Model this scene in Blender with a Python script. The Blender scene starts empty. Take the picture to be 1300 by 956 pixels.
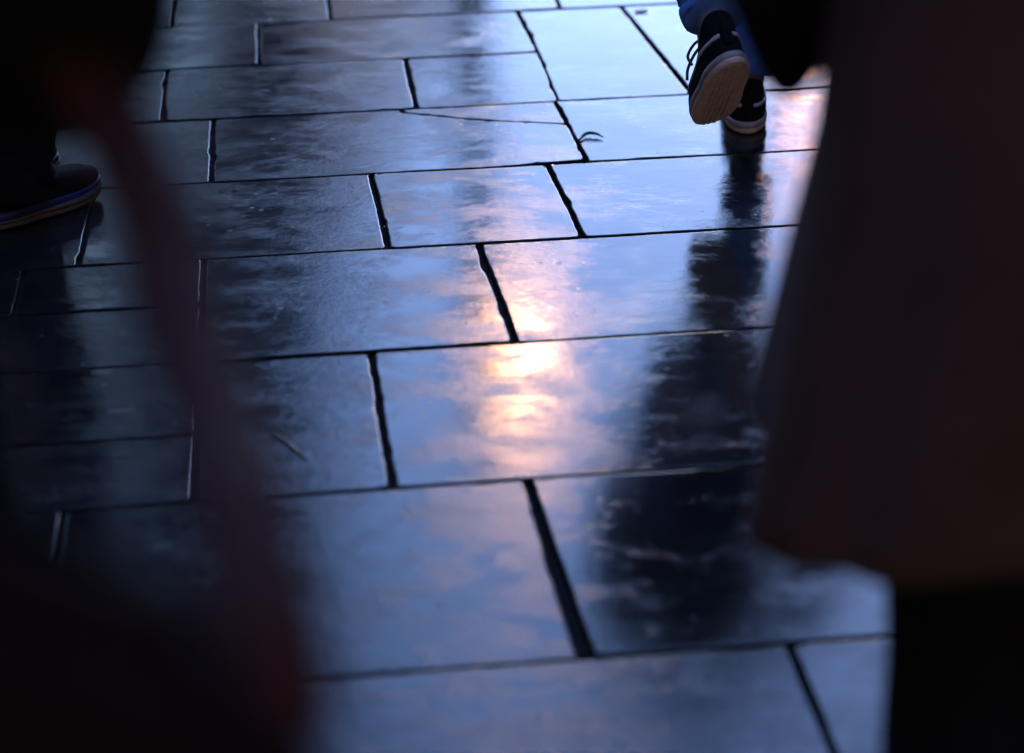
import bpy, bmesh, math, random
from mathutils import Vector, Matrix, noise
random.seed(11)
R = math.radians
scene = bpy.context.scene
COL = scene.collection

# ------------------------------------------------------------------ materials
def mat(name, base=(.5, .5, .5), rough=.5, metal=0., ior=1.45, emit=None, estr=0., spec=None, sheen=0.):
    m = bpy.data.materials.new(name); m.use_nodes = True
    b = m.node_tree.nodes['Principled BSDF']
    b.inputs['Base Color'].default_value = (*base, 1)
    b.inputs['Roughness'].default_value = rough
    b.inputs['Metallic'].default_value = metal
    b.inputs['IOR'].default_value = ior
    if spec is not None: b.inputs['Specular IOR Level'].default_value = spec
    if sheen: b.inputs['Sheen Weight'].default_value = sheen
    if emit:
        b.inputs['Emission Color'].default_value = (*emit, 1)
        b.inputs['Emission Strength'].default_value = estr
    return m

class NT:
    def __init__(s, m):
        s.t = m.node_tree; s.b = s.t.nodes['Principled BSDF']
    def n(s, typ, **kw):
        x = s.t.nodes.new(typ)
        for k, v in kw.items():
            if hasattr(x, k): setattr(x, k, v)
            else: x.inputs[k].default_value = v
        return x
    def l(s, a, b): s.t.links.new(a, b)
    def noise(s, vec, scale, detail=4, rough=.55, dist=0.):
        x = s.n('ShaderNodeTexNoise'); x.inputs['Scale'].default_value = scale
        x.inputs['Detail'].default_value = detail; x.inputs['Roughness'].default_value = rough
        x.inputs['Distortion'].default_value = dist
        s.l(vec, x.inputs['Vector']); return x.outputs['Fac']
    def mr(s, v, a, b, c, d):
        x = s.n('ShaderNodeMapRange'); x.clamp = True
        for i, q in enumerate((a, b, c, d)): x.inputs[i + 1].default_value = q
        s.l(v, x.inputs[0]); return x.outputs[0]
    def math(s, op, a, b=None):
        x = s.n('ShaderNodeMath', operation=op)
        for i, q in enumerate((a, b)):
            if q is None: continue
            if isinstance(q, (int, float)): x.inputs[i].default_value = q
            else: s.l(q, x.inputs[i])
        return x.outputs[0]
    def ramp(s, v, stops):
        x = s.n('ShaderNodeValToRGB'); e = x.color_ramp.elements
        while len(e) < len(stops): e.new(.5)
        for q, (p, c) in zip(e, stops): q.position = p; q.color = (*c, 1)
        s.l(v, x.inputs[0]); return x.outputs[0]
    def bump(s, h, dist, strength=1., normal=None):
        x = s.n('ShaderNodeBump'); x.inputs['Distance'].default_value = dist
        x.inputs['Strength'].default_value = strength
        s.l(h, x.inputs['Height'])
        if normal is not None: s.l(normal, x.inputs['Normal'])
        return x.outputs[0]

def mottled(name, c0, c1, rough=.6, scale=30, bump=.002, **kw):
    m = mat(name, c0, rough, **kw); t = NT(m)
    co = t.n('ShaderNodeTexCoord').outputs['Object']
    f = t.noise(co, scale, 6, .6)
    t.l(t.ramp(f, [(.3, c0), (.7, c1)]), t.b.inputs['Base Color'])
    t.l(t.mr(t.noise(co, scale * .6, 3), .3, .7, max(.05, rough - .1), min(1, rough + .1)), t.b.inputs['Roughness'])
    t.l(t.bump(t.noise(co, scale * 3, 4), bump), t.b.inputs['Normal'])
    return m

def cloth(name, c0, c1, rough=.9, weave=900, big=14, sheen=.0):
    m = mat(name, c0, rough, spec=.2, sheen=sheen); t = NT(m)
    co = t.n('ShaderNodeTexCoord').outputs['Object']
    f = t.noise(co, big, 5, .6)
    t.l(t.ramp(f, [(.3, c0), (.7, c1)]), t.b.inputs['Base Color'])
    w = t.n('ShaderNodeTexWave'); w.inputs['Scale'].default_value = weave / 6; w.inputs['Distortion'].default_value = 2
    t.l(co, w.inputs['Vector'])
    h = t.math('ADD', t.math('MULTIPLY', w.outputs['Fac'], .35), t.noise(co, weave / 3, 2))
    t.l(t.bump(h, .0012, .6), t.b.inputs['Normal'])
    return m

def stone():
    m = mat('wet_york_stone', (.06, .055, .05), .2, ior=1.40); t = NT(m)
    co = t.n('ShaderNodeTexCoord').outputs['Object']
    at = t.n('ShaderNodeAttribute'); at.attribute_name = 'slab'
    sep = t.n('ShaderNodeSeparateColor'); t.l(at.outputs['Color'], sep.inputs[0])
    tone, wet, seed = sep.outputs
    # each slab samples its own piece of stone
    off = t.n('ShaderNodeCombineXYZ'); t.l(t.math('MULTIPLY', seed, 37.), off.inputs['Z'])
    add = t.n('ShaderNodeVectorMath', operation='ADD'); t.l(co, add.inputs[0]); t.l(off.outputs[0], add.inputs[1])
    v = add.outputs[0]
    # layers run along the bedding: stretch the ripples along the slab
    mp = t.n('ShaderNodeMapping'); mp.inputs['Scale'].default_value = (.62, 1., 1.); t.l(v, mp.inputs['Vector']); vs = mp.outputs[0]
    blot = t.noise(v, 7., 10, .68, .5)          # worn / rough patches
    pit = t.noise(vs, 95, 5, .70, .2)           # pitted skin
    fine = t.noise(v, 210, 3, .6)
    cleft = t.noise(vs, 30, 8, .70, .4)        # riven ripples
    und = t.noise(v, 2.6, 2, .5)                # slow undulation
    spk = t.n('ShaderNodeTexVoronoi'); spk.inputs['Scale'].default_value = 26; t.l(v, spk.inputs['Vector'])
    spots = t.mr(spk.outputs['Distance'], .05, .24, 1., 0.)
    spots = t.math('MULTIPLY', spots, t.mr(t.noise(v, 4, 2), .52, .62, 0., 1.))
    film = t.mr(t.math('ADD', blot, t.math('MULTIPLY', wet, .24)), .45, .80, 0., 1.)   # 1 = deep water film
    dry = t.math('SUBTRACT', 1., film)
    c = t.ramp(t.math('ADD', t.math('MULTIPLY', t.noise(v, 9, 6, .65), .7), t.math('MULTIPLY', tone, .3)),
               [(.25, (.006, .0055, .0055)), (.5, (.014, .0125, .012)), (.75, (.030, .026, .024))])
    t.l(c, t.b.inputs['Base Color'])
    damp = t.math('ADD', t.math('MULTIPLY', dry, .65), .35)
    pa = t.math('ADD', t.noise(vs, 10., 12, .74, .25), t.math('MULTIPLY', wet, -.16))
    patch = t.mr(pa, .36, .70, 0., 1.)                     # riven, rougher patches with ragged borders
    riv = t.math('ADD', .20, t.math('MULTIPLY', patch, 1.25))
    ro = t.math('ADD', t.math('MULTIPLY', patch, .03), t.math('ADD', .025, t.math('MULTIPLY', t.noise(v, 85, 4, .7), .085)))
    ro = t.math('ADD', ro, t.math('MULTIPLY', spots, .3))
    t.l(ro, t.b.inputs['Roughness'])
    h1 = t.math('MULTIPLY', t.math('SUBTRACT', pit, .5), t.math('ADD', riv, .11))
    h2 = t.math('MULTIPLY', t.math('SUBTRACT', cleft, .5), riv)
    h3 = t.math('MULTIPLY', t.math('SUBTRACT', fine, .5), riv)
    n = t.bump(und, .0016, 1.)
    n = t.bump(h2, .00105, 1., n)
    n = t.bump(h1, .00056, 1., n)
    n = t.bump(h3, .00010, 1., n)
    t.l(n, t.b.inputs['Normal'])
    return m

M = {}
M['stone'] = stone()
M['mortar'] = mottled('wet_mortar', (.010, .009, .009), (.022, .019, .019), .85, 60, .004, spec=.04)
M['asphalt'] = mottled('wet_asphalt', (.03, .03, .032), (.05, .05, .052), .35, 40, .004)
def jeans():
    m = cloth('blue_denim', (.07, .17, .42), (.12, .25, .56), .85, 1200, 22); return m
M['jeans'] = jeans()
M['skin'] = mottled('skin', (.42, .25, .19), (.48, .29, .22), .5, 40, .0003)
M['black_cloth'] = cloth('black_cloth', (.004, .004, .006), (.008, .008, .011), .9)
M['navy_cloth'] = cloth('navy_cloth', (.007, .008, .013), (.013, .014, .022), .9)
M['coat_cloth'] = cloth('plum_brown_wool', (.052, .027, .020), (.078, .040, .031), .95, 700, 9, sheen=.05)
M['grey_sock'] = cloth('grey_sock', (.17, .16, .18), (.24, .22, .25), .9, 1400)
M['black_canvas'] = cloth('black_canvas', (.004, .004, .005), (.008, .007, .009), .95, 1500)
M['rubber'] = mottled('tan_rubber', (.50, .37, .29), (.64, .49, .40), .65, 60, .0006)
M['white_rubber'] = mottled('offwhite_rubber', (.30, .25, .24), (.38, .32, .31), .55, 60, .0003)
M['stripe'] = mottled('offwhite_leather', (.46, .42, .45), (.55, .50, .53), .5, 60, .0003)
M['blue_rubber'] = mottled('blue_rubber', (.006, .014, .08), (.009, .02, .11), .5, 60, .0003)
M['grey_rubber'] = mottled('grey_rubber', (.08, .07, .07), (.12, .10, .10), .6, 60, .0003)
M['lace'] = mottled('brown_lace', (.10, .07, .075), (.15, .11, .11), .8, 90, .0005)
M['red_leather'] = mottled('oxblood_leather', (.042, .012, .008), (.06, .017, .012), .75, 40, .0006, spec=.15)
M['dark_leather'] = mottled('dark_leather', (.008, .003, .003), (.013, .005, .004), .8, 40, .0006, spec=.12)
M['black_leather'] = mottled('black_leather', (.004, .004, .005), (.008, .008, .009), .7, 40, .0006, spec=.2)
M['hair'] = mottled('dark_hair', (.012, .008, .006), (.03, .02, .014), .5, 120, .002)
M['eye'] = mat('eye_white', (.75, .73, .7), .2)
M['brick'] = mottled('sooty_brick', (.022, .018, .017), (.04, .031, .028), .85, 6, .01)
M['stucco'] = mottled('pale_stucco', (.020, .021, .034), (.030, .032, .050), .85, 2, .004)
M['stone_trim'] = mottled('stone_trim', (.06, .06, .07), (.09, .09, .10), .8, 5, .004)
M['slate'] = mottled('wet_slate', (.03, .032, .038), (.05, .052, .06), .4, 8, .01)
M['glass'] = mat('window_glass', (.01, .012, .015), .04, ior=1.5)
M['cool_lit'] = mat('cool_lit_glass', (.02, .02, .02), .1, emit=(.40, .62, 1.), estr=.24)
M['warm_fill'] = mat('warm_fill_glass', (.02, .02, .02), .1, emit=(1., .68, .50), estr=.20)  # added warm glow behind the camera, fill light for coat, jeans and soles
M['frame'] = mottled('painted_frame', (.05, .055, .075), (.08, .085, .11), .5, 20, .001)
M['iron'] = mottled('black_painted_iron', (.006, .006, .007), (.012, .012, .013), .35, 30, .001)
M['lamp'] = mat('lantern_glass_lit', (.8, .7, .6), .3, emit=(1., .50, .22), estr=21.)
M['lamp_far'] = mat('far_lantern_glass_lit', (.8, .7, .6), .3, emit=(1., .42, .18), estr=13.)
M['twig'] = mottled('wet_twig', (.006, .005, .004), (.014, .011, .009), .5, 80, .001)

# ------------------------------------------------------------------ helpers
def link(name, me, m=None, parent=None, smooth=False):
    o = bpy.data.objects.new(name, me); COL.objects.link(o)
    if m is not None: me.materials.append(m)
    if smooth:
        for p in me.polygons: p.use_smooth = True
    if parent is not None: o.parent = parent
    return o
def obj(name, bm, m, parent=None, smooth=False):
    me = bpy.data.meshes.new(name)
    bmesh.ops.recalc_face_normals(bm, faces=bm.faces[:])
    bm.to_mesh(me); bm.free()
    return link(name, me, m, parent, smooth)
def tag(o, label=None, cat=None, group=None, kind=None):
    if label: o['label'] = label
    if cat: o['category'] = cat
    if group: o['group'] = group
    if kind: o['kind'] = kind
    return o
def empty(name, loc, label, cat, group=None, rz=0):
    o = bpy.data.objects.new(name, None); COL.objects.link(o)
    o.location = loc; o.rotation_euler.z = rz; o.empty_display_size = .1
    return tag(o, label, cat, group)
def box(bm, x0, x1, y0, y1, z0, z1, bev=0.):
    r = bmesh.ops.create_cube(bm, size=1)
    for v in r['verts']:
        v.co = Vector(((x0 + x1) / 2 + v.co.x * (x1 - x0), (y0 + y1) / 2 + v.co.y * (y1 - y0), (z0 + z1) / 2 + v.co.z * (z1 - z0)))
    if bev:
        es = {e for v in r['verts'] for e in v.link_edges}
        bmesh.ops.bevel(bm, geom=list(es), offset=bev, segments=2, affect='EDGES')
def rings(bm, R_, closed_ends=True, wrap=False):
    vs = [[bm.verts.new(p) for p in r] for r in R_]
    n = len(vs[0])
    for a, b in zip(vs, vs[1:] + (vs[:1] if wrap else [])):
        for i in range(n):
            bm.faces.new((a[i], a[(i + 1) % n], b[(i + 1) % n], b[i]))
    if closed_ends and not wrap:
        for r in (vs[0], vs[-1]):
            bm.faces.new(r)
    return vs
def frame_path(pts):
    out = []
    up = Vector((0, 0, 1))
    t0 = (pts[1] - pts[0]).normalized()
    s = t0.cross(up)
    if s.length < .1: s = t0.cross(Vector((0, 1, 0)))
    s.normalize()
    for i in range(len(pts)):
        a = pts[max(0, i - 1)]; b = pts[min(len(pts) - 1, i + 1)]
        t = (b - a).normalized()
        s = (s - t * s.dot(t)).normalized()
        out.append((t, s, s.cross(t)))
    return out
def catmull(P, n):
    P = [Vector(p) for p in P]; out = []
    Q = [P[0] * 2 - P[1]] + P + [P[-1] * 2 - P[-2]]
    for i in range(1, len(Q) - 2):
        for k in range(n):
            t = k / n; a, b, c, d = Q[i - 1:i + 3]
            out.append(.5 * ((2 * b) + (c - a) * t + (2 * a - 5 * b + 4 * c - d) * t * t + (3 * b - a - 3 * c + d) * t ** 3))
    out.append(P[-1]); return out
def tube(bm, P, rad, n=20, sub=6, wr=0., wf=20., caps=True, side=None):
    """rad: list of (ra, rb) for every control point, ra along `side`."""
    pts = catmull(P, sub)
    rr = catmull([Vector((a, b, 0)) for a, b in rad], sub)
    fr = frame_path(pts); out = []
    for (t, s, u), p, r in zip(fr, pts, rr):
        if side is not None:
            s = (side - t * side.dot(t)).normalized(); u = s.cross(t)
        ring = []
        for i in range(n):
            a = 2 * math.pi * i / n
            q = p + s * (math.cos(a) * r.x) + u * (math.sin(a) * r.y)
            if wr:
                k = noise.noise(q * wf) + .5 * noise.noise(q * wf * 2.3)
                q += (q - p).normalized() * k * wr
            ring.append(q)
        out.append(ring)
    rings(bm, out, caps)
    return pts
def skin(name, verts, edges, rad, m, parent, sub=2, root=0, wr=0., wf=14.):
    me = bpy.data.meshes.new(name); me.from_pydata([Vector(v) for v in verts], edges, [])
    o = bpy.data.objects.new(name, me); COL.objects.link(o)
    md = o.modifiers.new('s', 'SKIN'); md.use_smooth_shade = True; md.branch_smoothing = .6
    for i, v in enumerate(me.skin_vertices[0].data):
        r = rad[i]; v.radius = r if isinstance(r, tuple) else (r, r); v.use_root = (i == root)
    ss = o.modifiers.new('u', 'SUBSURF'); ss.levels = sub; ss.render_levels = sub
    dg = bpy.context.evaluated_depsgraph_get(); dg.update()
    me2 = bpy.data.meshes.new_from_object(o.evaluated_get(dg))
    bpy.data.objects.remove(o); bpy.data.meshes.remove(me)
    me2.name = name
    if wr:
        for v in me2.vertices:
            k = noise.noise(v.co * wf) + .5 * noise.noise(v.co * wf * 2.1)
            v.co += v.normal * k * wr
    me2.materials.clear()
    return link(name, me2, m, parent, True)

# ------------------------------------------------------------------ the ground
AL = R(5.70273)                     # the slab courses run 5.7 degrees off the camera's heading
CA, SA = math.cos(AL), math.sin(AL)
def W(u, v, z=0.): return Vector((CA * u - SA * v, SA * u + CA * v, z))

bm = bmesh.new()
S = 400
for q in [(-S, -S), (S, -S), (S, S), (-S, S)]: bm.verts.new((q[0], q[1], -.16))
bm.faces.new(bm.verts[:])
tag(obj('ground', bm, M['asphalt']), kind='structure')
bm = bmesh.new()
n = 40
g = [[bm.verts.new(W(-7 + 14 * i / n, -6 + 32 * j / n, -.0135 + .002 * noise.noise(Vector((i * .9, j * .9, 3))))) for i in range(n + 1)] for j in range(n + 1)]
for j in range(n):
    for i in range(n): bm.faces.new((g[j][i], g[j][i + 1], g[j + 1][i + 1], g[j + 1][i]))
for a, b in (((-7, -6), (7, -6)), ((7, -6), (7, 26)), ((7, 26), (-7, 26)), ((-7, 26), (-7, -6))):
    bm.faces.new([bm.verts.new(W(*a, -.0145)), bm.verts.new(W(*b, -.0145)), bm.verts.new(W(*b, -.17)), bm.verts.new(W(*a, -.17))])
tag(obj('mortar_bed', bm, M['mortar']), kind='structure')

pave = bmesh.new()
lay = pave.loops.layers.float_color.new('slab')
def slab(poly, gap=.0037, tilt=None, wet=None, tone=None, dz=None):
    """poly: corners in (u, v), counter-clockwise; a thick flag with chipped, rounded arrises"""
    c = Vector((sum(p[0] for p in poly) / len(poly), sum(p[1] for p in poly) / len(poly)))
    seed = random.random()
    q_ = max(0., min(1., (c.x + .05) / .5)); wr_ = random.random()      # the trodden side on the right is worn smooth
    wet = (.05 + .45 * wr_ + .45 * q_) if wet is None else wet
    tone = random.random() if tone is None else tone
    tx, ty = tilt if tilt is not None else (random.gauss(0, .0014), random.gauss(0, .0014))
    dz = random.uniform(-.0015, .0012) if dz is None else dz
    N = len(poly); P = [Vector(p) for p in poly]
    # inset every side by its own gap
    gs = gap if isinstance(gap, (list, tuple)) else [gap * random.uniform(.75, 1.35) for _ in range(N)]
    lines = []
    for i in range(N):
        a, b = P[i], P[(i + 1) % N]; d = (b - a).normalized(); nn = Vector((-d.y, d.x))
        lines.append((a + nn * gs[i], d))
    Q = []
    for i in range(N):
        (p, d), (q, e) = lines[i - 1], lines[i]
        den = d.x * e.y - d.y * e.x
        if abs(den) < 1e-4: Q.append(q.copy()); continue
        t = ((q.x - p.x) * e.y - (q.y - p.y) * e.x) / den
        Q.append(p + d * t)
    per, nor = [], []
    near = (c - Vector((.3, 4))).length < 3.2
    st = .009 if near else .12
    for i in range(N):
        a, b = Q[i], Q[(i + 1) % N]; L = (b - a).length; k = max(2, int(L / st)); d = (b - a).normalized(); nn = Vector((-d.y, d.x))
        for j in range(k):
            t = j / k; p = a + (b - a) * t
            e = noise.noise(Vector((p.x * 9, p.y * 9, seed * 50))) * .0022 + noise.noise(Vector((p.x * 38, p.y * 38, seed * 90))) * .0010 + noise.noise(Vector((p.x * 120, p.y * 120, seed * 90))) * .0010
            e += max(0, noise.noise(Vector((p.x * 13, p.y * 13, seed * 20 + 7))) - .36) * .012      # chips
            cd = min(t, 1 - t) * L
            e += .004 * math.exp(-cd / .006) * (.4 + seed)
            per.append(p + nn * max(-.003, e)); nor.append((c - p).normalized() * .5 + nn)
    def z(p, dep): return dz + (p.x - c.x) * tx + (p.y - c.y) * ty - dep
    sets = []
    for ins, dep in ((.0030, .0), (.0015, .0003), (.0005, .0011), (.0, .003), (.0, .05)):
        ring = []
        for p, nn in zip(per, nor):
            q = p + nn * ins
            ring.append(pave.verts.new(W(q.x, q.y, z(q, dep))))
        sets.append(ring)
    fs = [pave.faces.new(sets[0])]
    K = len(per)
    for a, b in zip(sets, sets[1:]):
        for i in range(K): fs.append(pave.faces.new((a[i], b[i], b[(i + 1) % K], a[(i + 1) % K])))
    for f in fs[1:1 + 2 * K]: f.smooth = True
    for f in fs[1 + K:]: f.material_index = 1
    for f in fs:
        for l in f.loops: l[lay] = (tone, wet, seed, 1)

V = [1.70, 2.15, 2.619, 3.143, 3.660, 4.140, 4.574, 4.998, 5.394, 5.765, 6.17]
def row(v0, v1, cuts, wets=None, umin=-4.5, umax=4.5, gaps=None):
    cuts = [c if isinstance(c, tuple) else (c, c) for c in cuts]
    while cuts[0][0] > umin: x = cuts[0][0] - random.choice((.46, .6, .68, .75)); cuts.insert(0, (x, x)); wets = [None] + wets if wets else None
    while cuts[-1][0] < umax: x = cuts[-1][0] + random.choice((.46, .6, .68, .75)); cuts.append((x, x))
    for i, (a, b) in enumerate(zip(cuts, cuts[1:])):
        w = wets[i] if wets and i < len(wets) else None
        slab([(a[0], v0), (b[0], v0), (b[1], v1), (a[1], v1)], wet=w)
# courses read off the photograph, near to far: left and right joints of each flag
row(V[0], V[1], [-.55, .05, .7])
row(V[1], V[2], [-.25, .62])
row(V[2], V[3], [-.36, (.343, .3315)], umax=.3)
row(V[2], V[3], [(.359, .3345), .98], umin=.359)
# course 3.14-3.66: narrow half courses on the left
row(V[3], 3.375, [-.85, -.17], umax=-.2)
row(3.375, V[4], [-.62, -.17], umax=-.2)
row(V[3], V[4], [-.17, (.128, .123), .90], umin=0 - .17)
row(V[4], 3.915, [-.74, -.165], umax=-.2)
row(3.915, V[5], [-.50, -.165], umax=-.2)
row(V[4], V[5], [-.165, (.372, .353), .98], umin=-.165)
row(V[5], V[6], [(-.40, -.39), (.181, .170), (.556, .538), 1.22])
# course 4.57-5.0: the cracked flag
row(V[6], V[7], [-.93, -.155], umax=-.2)
crk = [(.262, 4.977), (.31, 4.952), (.345, 4.936), (.40, 4.905), (.446, 4.888), (.53, 4.862), (.616, 4.832)]
slab([(-.155, V[6]), (.45, V[6]), (.52, V[6] + .008), (.623, V[6] + .014)] + crk[::-1] + [(.262, V[7]), (-.155, V[7])], gap=[.004] * 4 + [.0022] * 7 + [.004, .004], wet=.42, tilt=(0, 0))
slab(crk + [(.606, V[7]), (.262, V[7])], gap=[.0022] * 6 + [.004, .004, .002], wet=.5, tilt=(.002, .006))
row(V[6], V[7], [(.623, .606), 1.30], umin=.623)
row(V[7], V[8], [-.95, -.269, .294], umax=.2)
slab([(.294, V[7]), (.6155, V[7]), (.6155, V[8]), (.294, V[8])], gap=[.005, .0012, .005, .006])
slab([(.6155, V[7]), (.92, V[7]), (.872, V[9]), (.604, V[9]), (.6155, V[8])], gap=[.005, .005, .005, .006, .0012], wet=.95)
slab([(.92, V[7]), (1.5, V[7]), (1.5, V[9]), (.872, V[9])], gap=.005, wet=.85)
row(V[8], V[9], [-.72, -.05, (.6155, .604)], umax=.55)
row(V[7], V[9], [1.5, 2.1], umin=1.5)
row(V[9], V[10], [-.269, .132, .717])
v = V[10]
while v < 19:
    w = random.choice((.36, .40, .43, .46)); row(v, v + w, [random.uniform(-1, 0)]); v += w
v = V[0]
while v > -4:
    w = random.choice((.40, .43, .46)); row(v - w, v, [random.uniform(-1, 0)]); v -= w
me = bpy.data.meshes.new('pavement'); pave.to_mesh(me); pave.free()
pv = tag(link('pavement', me, M['stone']), kind='structure'); me.materials.append(M['mortar'])

# small curled twig caught beside the joint
bm = bmesh.new()
a = [W(.622, 4.704, .004), W(.634, 4.728, .006), W(.646, 4.738, .008), W(.662, 4.733, .008), W(.676, 4.716, .005)]
tube(bm, a, [(.0022, .0022), (.0035, .003), (.004, .0035), (.0035, .003), (.0012, .0012)], n=8, sub=5, wr=.0012, wf=200)
tag(obj('twig', bm, M['twig'], smooth=True), 'small curled black twig lying beside the joint of the paving', 'twig')
bm = bmesh.new()
tube(bm, [W(-.050, 3.365, .0012), W(-.030, 3.33, .0018), W(-.012, 3.29, .0018), W(.004, 3.255, .0012)], [(.0008, .0008), (.0020, .0014), (.0024, .0014), (.0008, .0008)], n=8, sub=5, wr=.001, wf=150)  # thin strip laid on the stone in place of a dark scratch
tag(obj('twig', bm, M['twig'], smooth=True), 'thin dark strip standing in for a scratch in the flag left of the warm reflection', 'twig')
for k, (u, vv) in enumerate([(.915, 5.70), (.70, 5.60)][:1]):
    bm = bmesh.new()
    pts = []
    for i in range(18):
        t = 2 * math.pi * i / 18
        rx, ry = .022 * (1 - .25 * math.cos(t) ** 2), .013
        pts.append(W(u + rx * math.cos(t), vv + ry * math.sin(t), .0022 + .002 * math.cos(t * 2)))
    f = bm.faces.new([bm.verts.new(p) for p in pts])
    r = bmesh.ops.extrude_face_region(bm, geom=[f])
    for x in r['geom']:
        if isinstance(x, bmesh.types.BMVert): x.co.z += .0012
    tag(obj('fallen_leaf', bm, M['twig']), 'small dark leaf lying flat on the bright wet flag', 'leaf')

# grit washed into the joints and scattered on the flags
bm = bmesh.new(); rg = random.Random(5)
def stone_bit(p, r):
    q = [Vector((rg.gauss(0, 1), rg.gauss(0, 1), rg.gauss(0, .7))).normalized() * r * rg.uniform(.6, 1.2) for _ in range(6)]
    vs_ = [bm.verts.new(p + x) for x in q]
    try: bmesh.ops.convex_hull(bm, input=vs_)
    except Exception: pass
for vv in V:
    for i in range(110): stone_bit(W(rg.uniform(-1.2, 1.6), vv + rg.gauss(0, .005), rg.uniform(-.008, -.001)), rg.uniform(.0007, .0022))
for u0, v0, v1 in ((-.269, 4.998, 5.394), (.294, 4.998, 5.394), (-.155, 4.574, 4.998), (.614, 4.574, 4.998), (.176, 4.14, 4.574), (.548, 4.14, 4.574), (.363, 3.66, 4.14), (-.165, 3.66, 4.14), (.125, 3.143, 3.66), (.345, 2.619, 3.143)):
    for i in range(26): stone_bit(W(u0 + rg.gauss(0, .006), rg.uniform(v0, v1), rg.uniform(-.008, .0)), rg.uniform(.0007, .0024))
for i in range(130): stone_bit(W(rg.uniform(-1.1, 1.4), rg.uniform(2.4, 6.1), .0012), rg.uniform(.0006, .0016))
loose = [v for v in bm.verts if not v.link_faces]
bmesh.ops.delete(bm, geom=loose, context='VERTS')
tag(obj('grit', bm, M['asphalt']), kind='stuff')

# ------------------------------------------------------------------ people
def mirror(j, k):
    return j[k]
BODY_E = [('pelvis', 'waist'), ('waist', 'chest'), ('chest', 'upper'), ('upper', 'neck'), ('neck', 'jaw'), ('jaw', 'head'), ('head', 'crown')]
for s in 'LR':
    BODY_E += [('pelvis', 'hip' + s), ('hip' + s, 'knee' + s), ('knee' + s, 'calf' + s), ('calf' + s, 'ankle' + s), ('ankle' + s, 'ball' + s), ('ball' + s, 'toe' + s),
               ('upper', 'shoulder' + s), ('shoulder' + s, 'elbow' + s), ('elbow' + s, 'wrist' + s), ('wrist' + s, 'palm' + s)]
RAD = dict(pelvis=(.15, .11), waist=(.125, .095), chest=(.145, .105), upper=(.12, .09), neck=.052, jaw=(.060, .068), head=(.078, .092), crown=(.055, .062),
           hip=.083, knee=.054, calf=.050, ankle=.036, ball=(.040, .028), toe=(.034, .018), shoulder=.056, elbow=.041, wrist=(.028, .022), palm=(.038, .016))
def rk(k):
    return RAD[k] if k in RAD else RAD[k[:-1]]
def pose(h=1.75, **ov):
    J = dict(pelvis=(0, 0, .95), waist=(0, 0, 1.09), chest=(0, .01, 1.26), upper=(0, 0, 1.42), neck=(0, .01, 1.51), jaw=(0, .035, 1.575), head=(0, .03, 1.65), crown=(0, .02, 1.70))
    for s, q in (('L', -1), ('R', 1)):
        J.update({'hip' + s: (q * .09, 0, .90), 'knee' + s: (q * .10, .01, .50), 'calf' + s: (q * .10, -.01, .36), 'ankle' + s: (q * .10, -.02, .10), 'ball' + s: (q * .11, .08, .045), 'toe' + s: (q * .115, .17, .035),
                  'shoulder' + s: (q * .175, 0, 1.42), 'elbow' + s: (q * .235, -.03, 1.13), 'wrist' + s: (q * .245, .03, .89), 'palm' + s: (q * .245, .05, .80)})
    J = {k: Vector(v) * (h / 1.75) for k, v in J.items()}
    for k, v in ov.items(): J[k] = Vector(v)
    return J
def body(J, parent, face=Vector((0, 1, 0)), h=1.0):
    keys = list(J); verts = [J[k] for k in keys]; rad = []
    for k in keys:
        r = rk(k); rad.append(tuple(x * h for x in r) if isinstance(r, tuple) else r * h)
    edges = [(keys.index(a), keys.index(b)) for a, b in BODY_E]
    def chain(start, pts, rs):
        p = start
        for q, r in zip(pts, rs):
            verts.append(Vector(q)); rad.append(r); edges.append((p, len(verts) - 1)); p = len(verts) - 1
    for s, q in (('L', -1), ('R', 1)):
        pa, wr = J['palm' + s], J['wrist' + s]
        d = (pa - wr).normalized(); sd = face.copy(); sd = (sd - d * sd.dot(d)).normalized(); inw = d.cross(sd) * (1 if s == 'L' else -1)
        for off, ln in ((.030, .070), (.010, .080), (-.010, .074), (-.030, .056)):
            a = pa + sd * off * .9 + d * .015
            chain(keys.index('palm' + s), [a, a + d * ln * .5 + inw * .006, a + d * ln + inw * .022], [.0095, .009, .0075])
        a = wr + d * .03 + sd * .032
        chain(keys.index('wrist' + s), [a, a + d * .03 + sd * .018 + inw * .012, a + d * .06 + sd * .02 + inw * .02], [.012, .0105, .009])
    hd = J['head'] + (J['jaw'] - J['head']) * .35
    rt = Vector((face.y, -face.x, 0))
    chain(keys.index('head'), [hd + face * .075 * h + Vector((0, 0, .012)), hd + face * .112 * h - Vector((0, 0, .012))], [.016, .010])   # nose
    for q in (-1, 1): chain(keys.index('head'), [hd + rt * q * .070 * h, hd + rt * q * .088 * h - face * .008], [.014, .012])            # ears
    b = skin('body', verts, edges, rad, M['skin'], parent, sub=2)
    for q in (-1, 1):
        bm = bmesh.new(); bmesh.ops.create_uvsphere(bm, u_segments=12, v_segments=8, radius=.011)
        c = J['head'] + face * .080 * h + rt * q * .03
        for v in bm.verts: v.co += c
        obj('eye', bm, M['eye'], b, True)
    bm = bmesh.new()
    c = hd + face * .094 * h - Vector((0, 0, .048))
    tube(bm, [c - rt * .022, c + face * .004, c + rt * .022], [(.002, .003), (.005, .006), (.002, .003)], n=8)
    obj('lips', bm, mouth, b, True)
    return b
mouth = mottled('lips', (.35, .13, .11), (.4, .15, .13), .4, 60, .0003)
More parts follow.
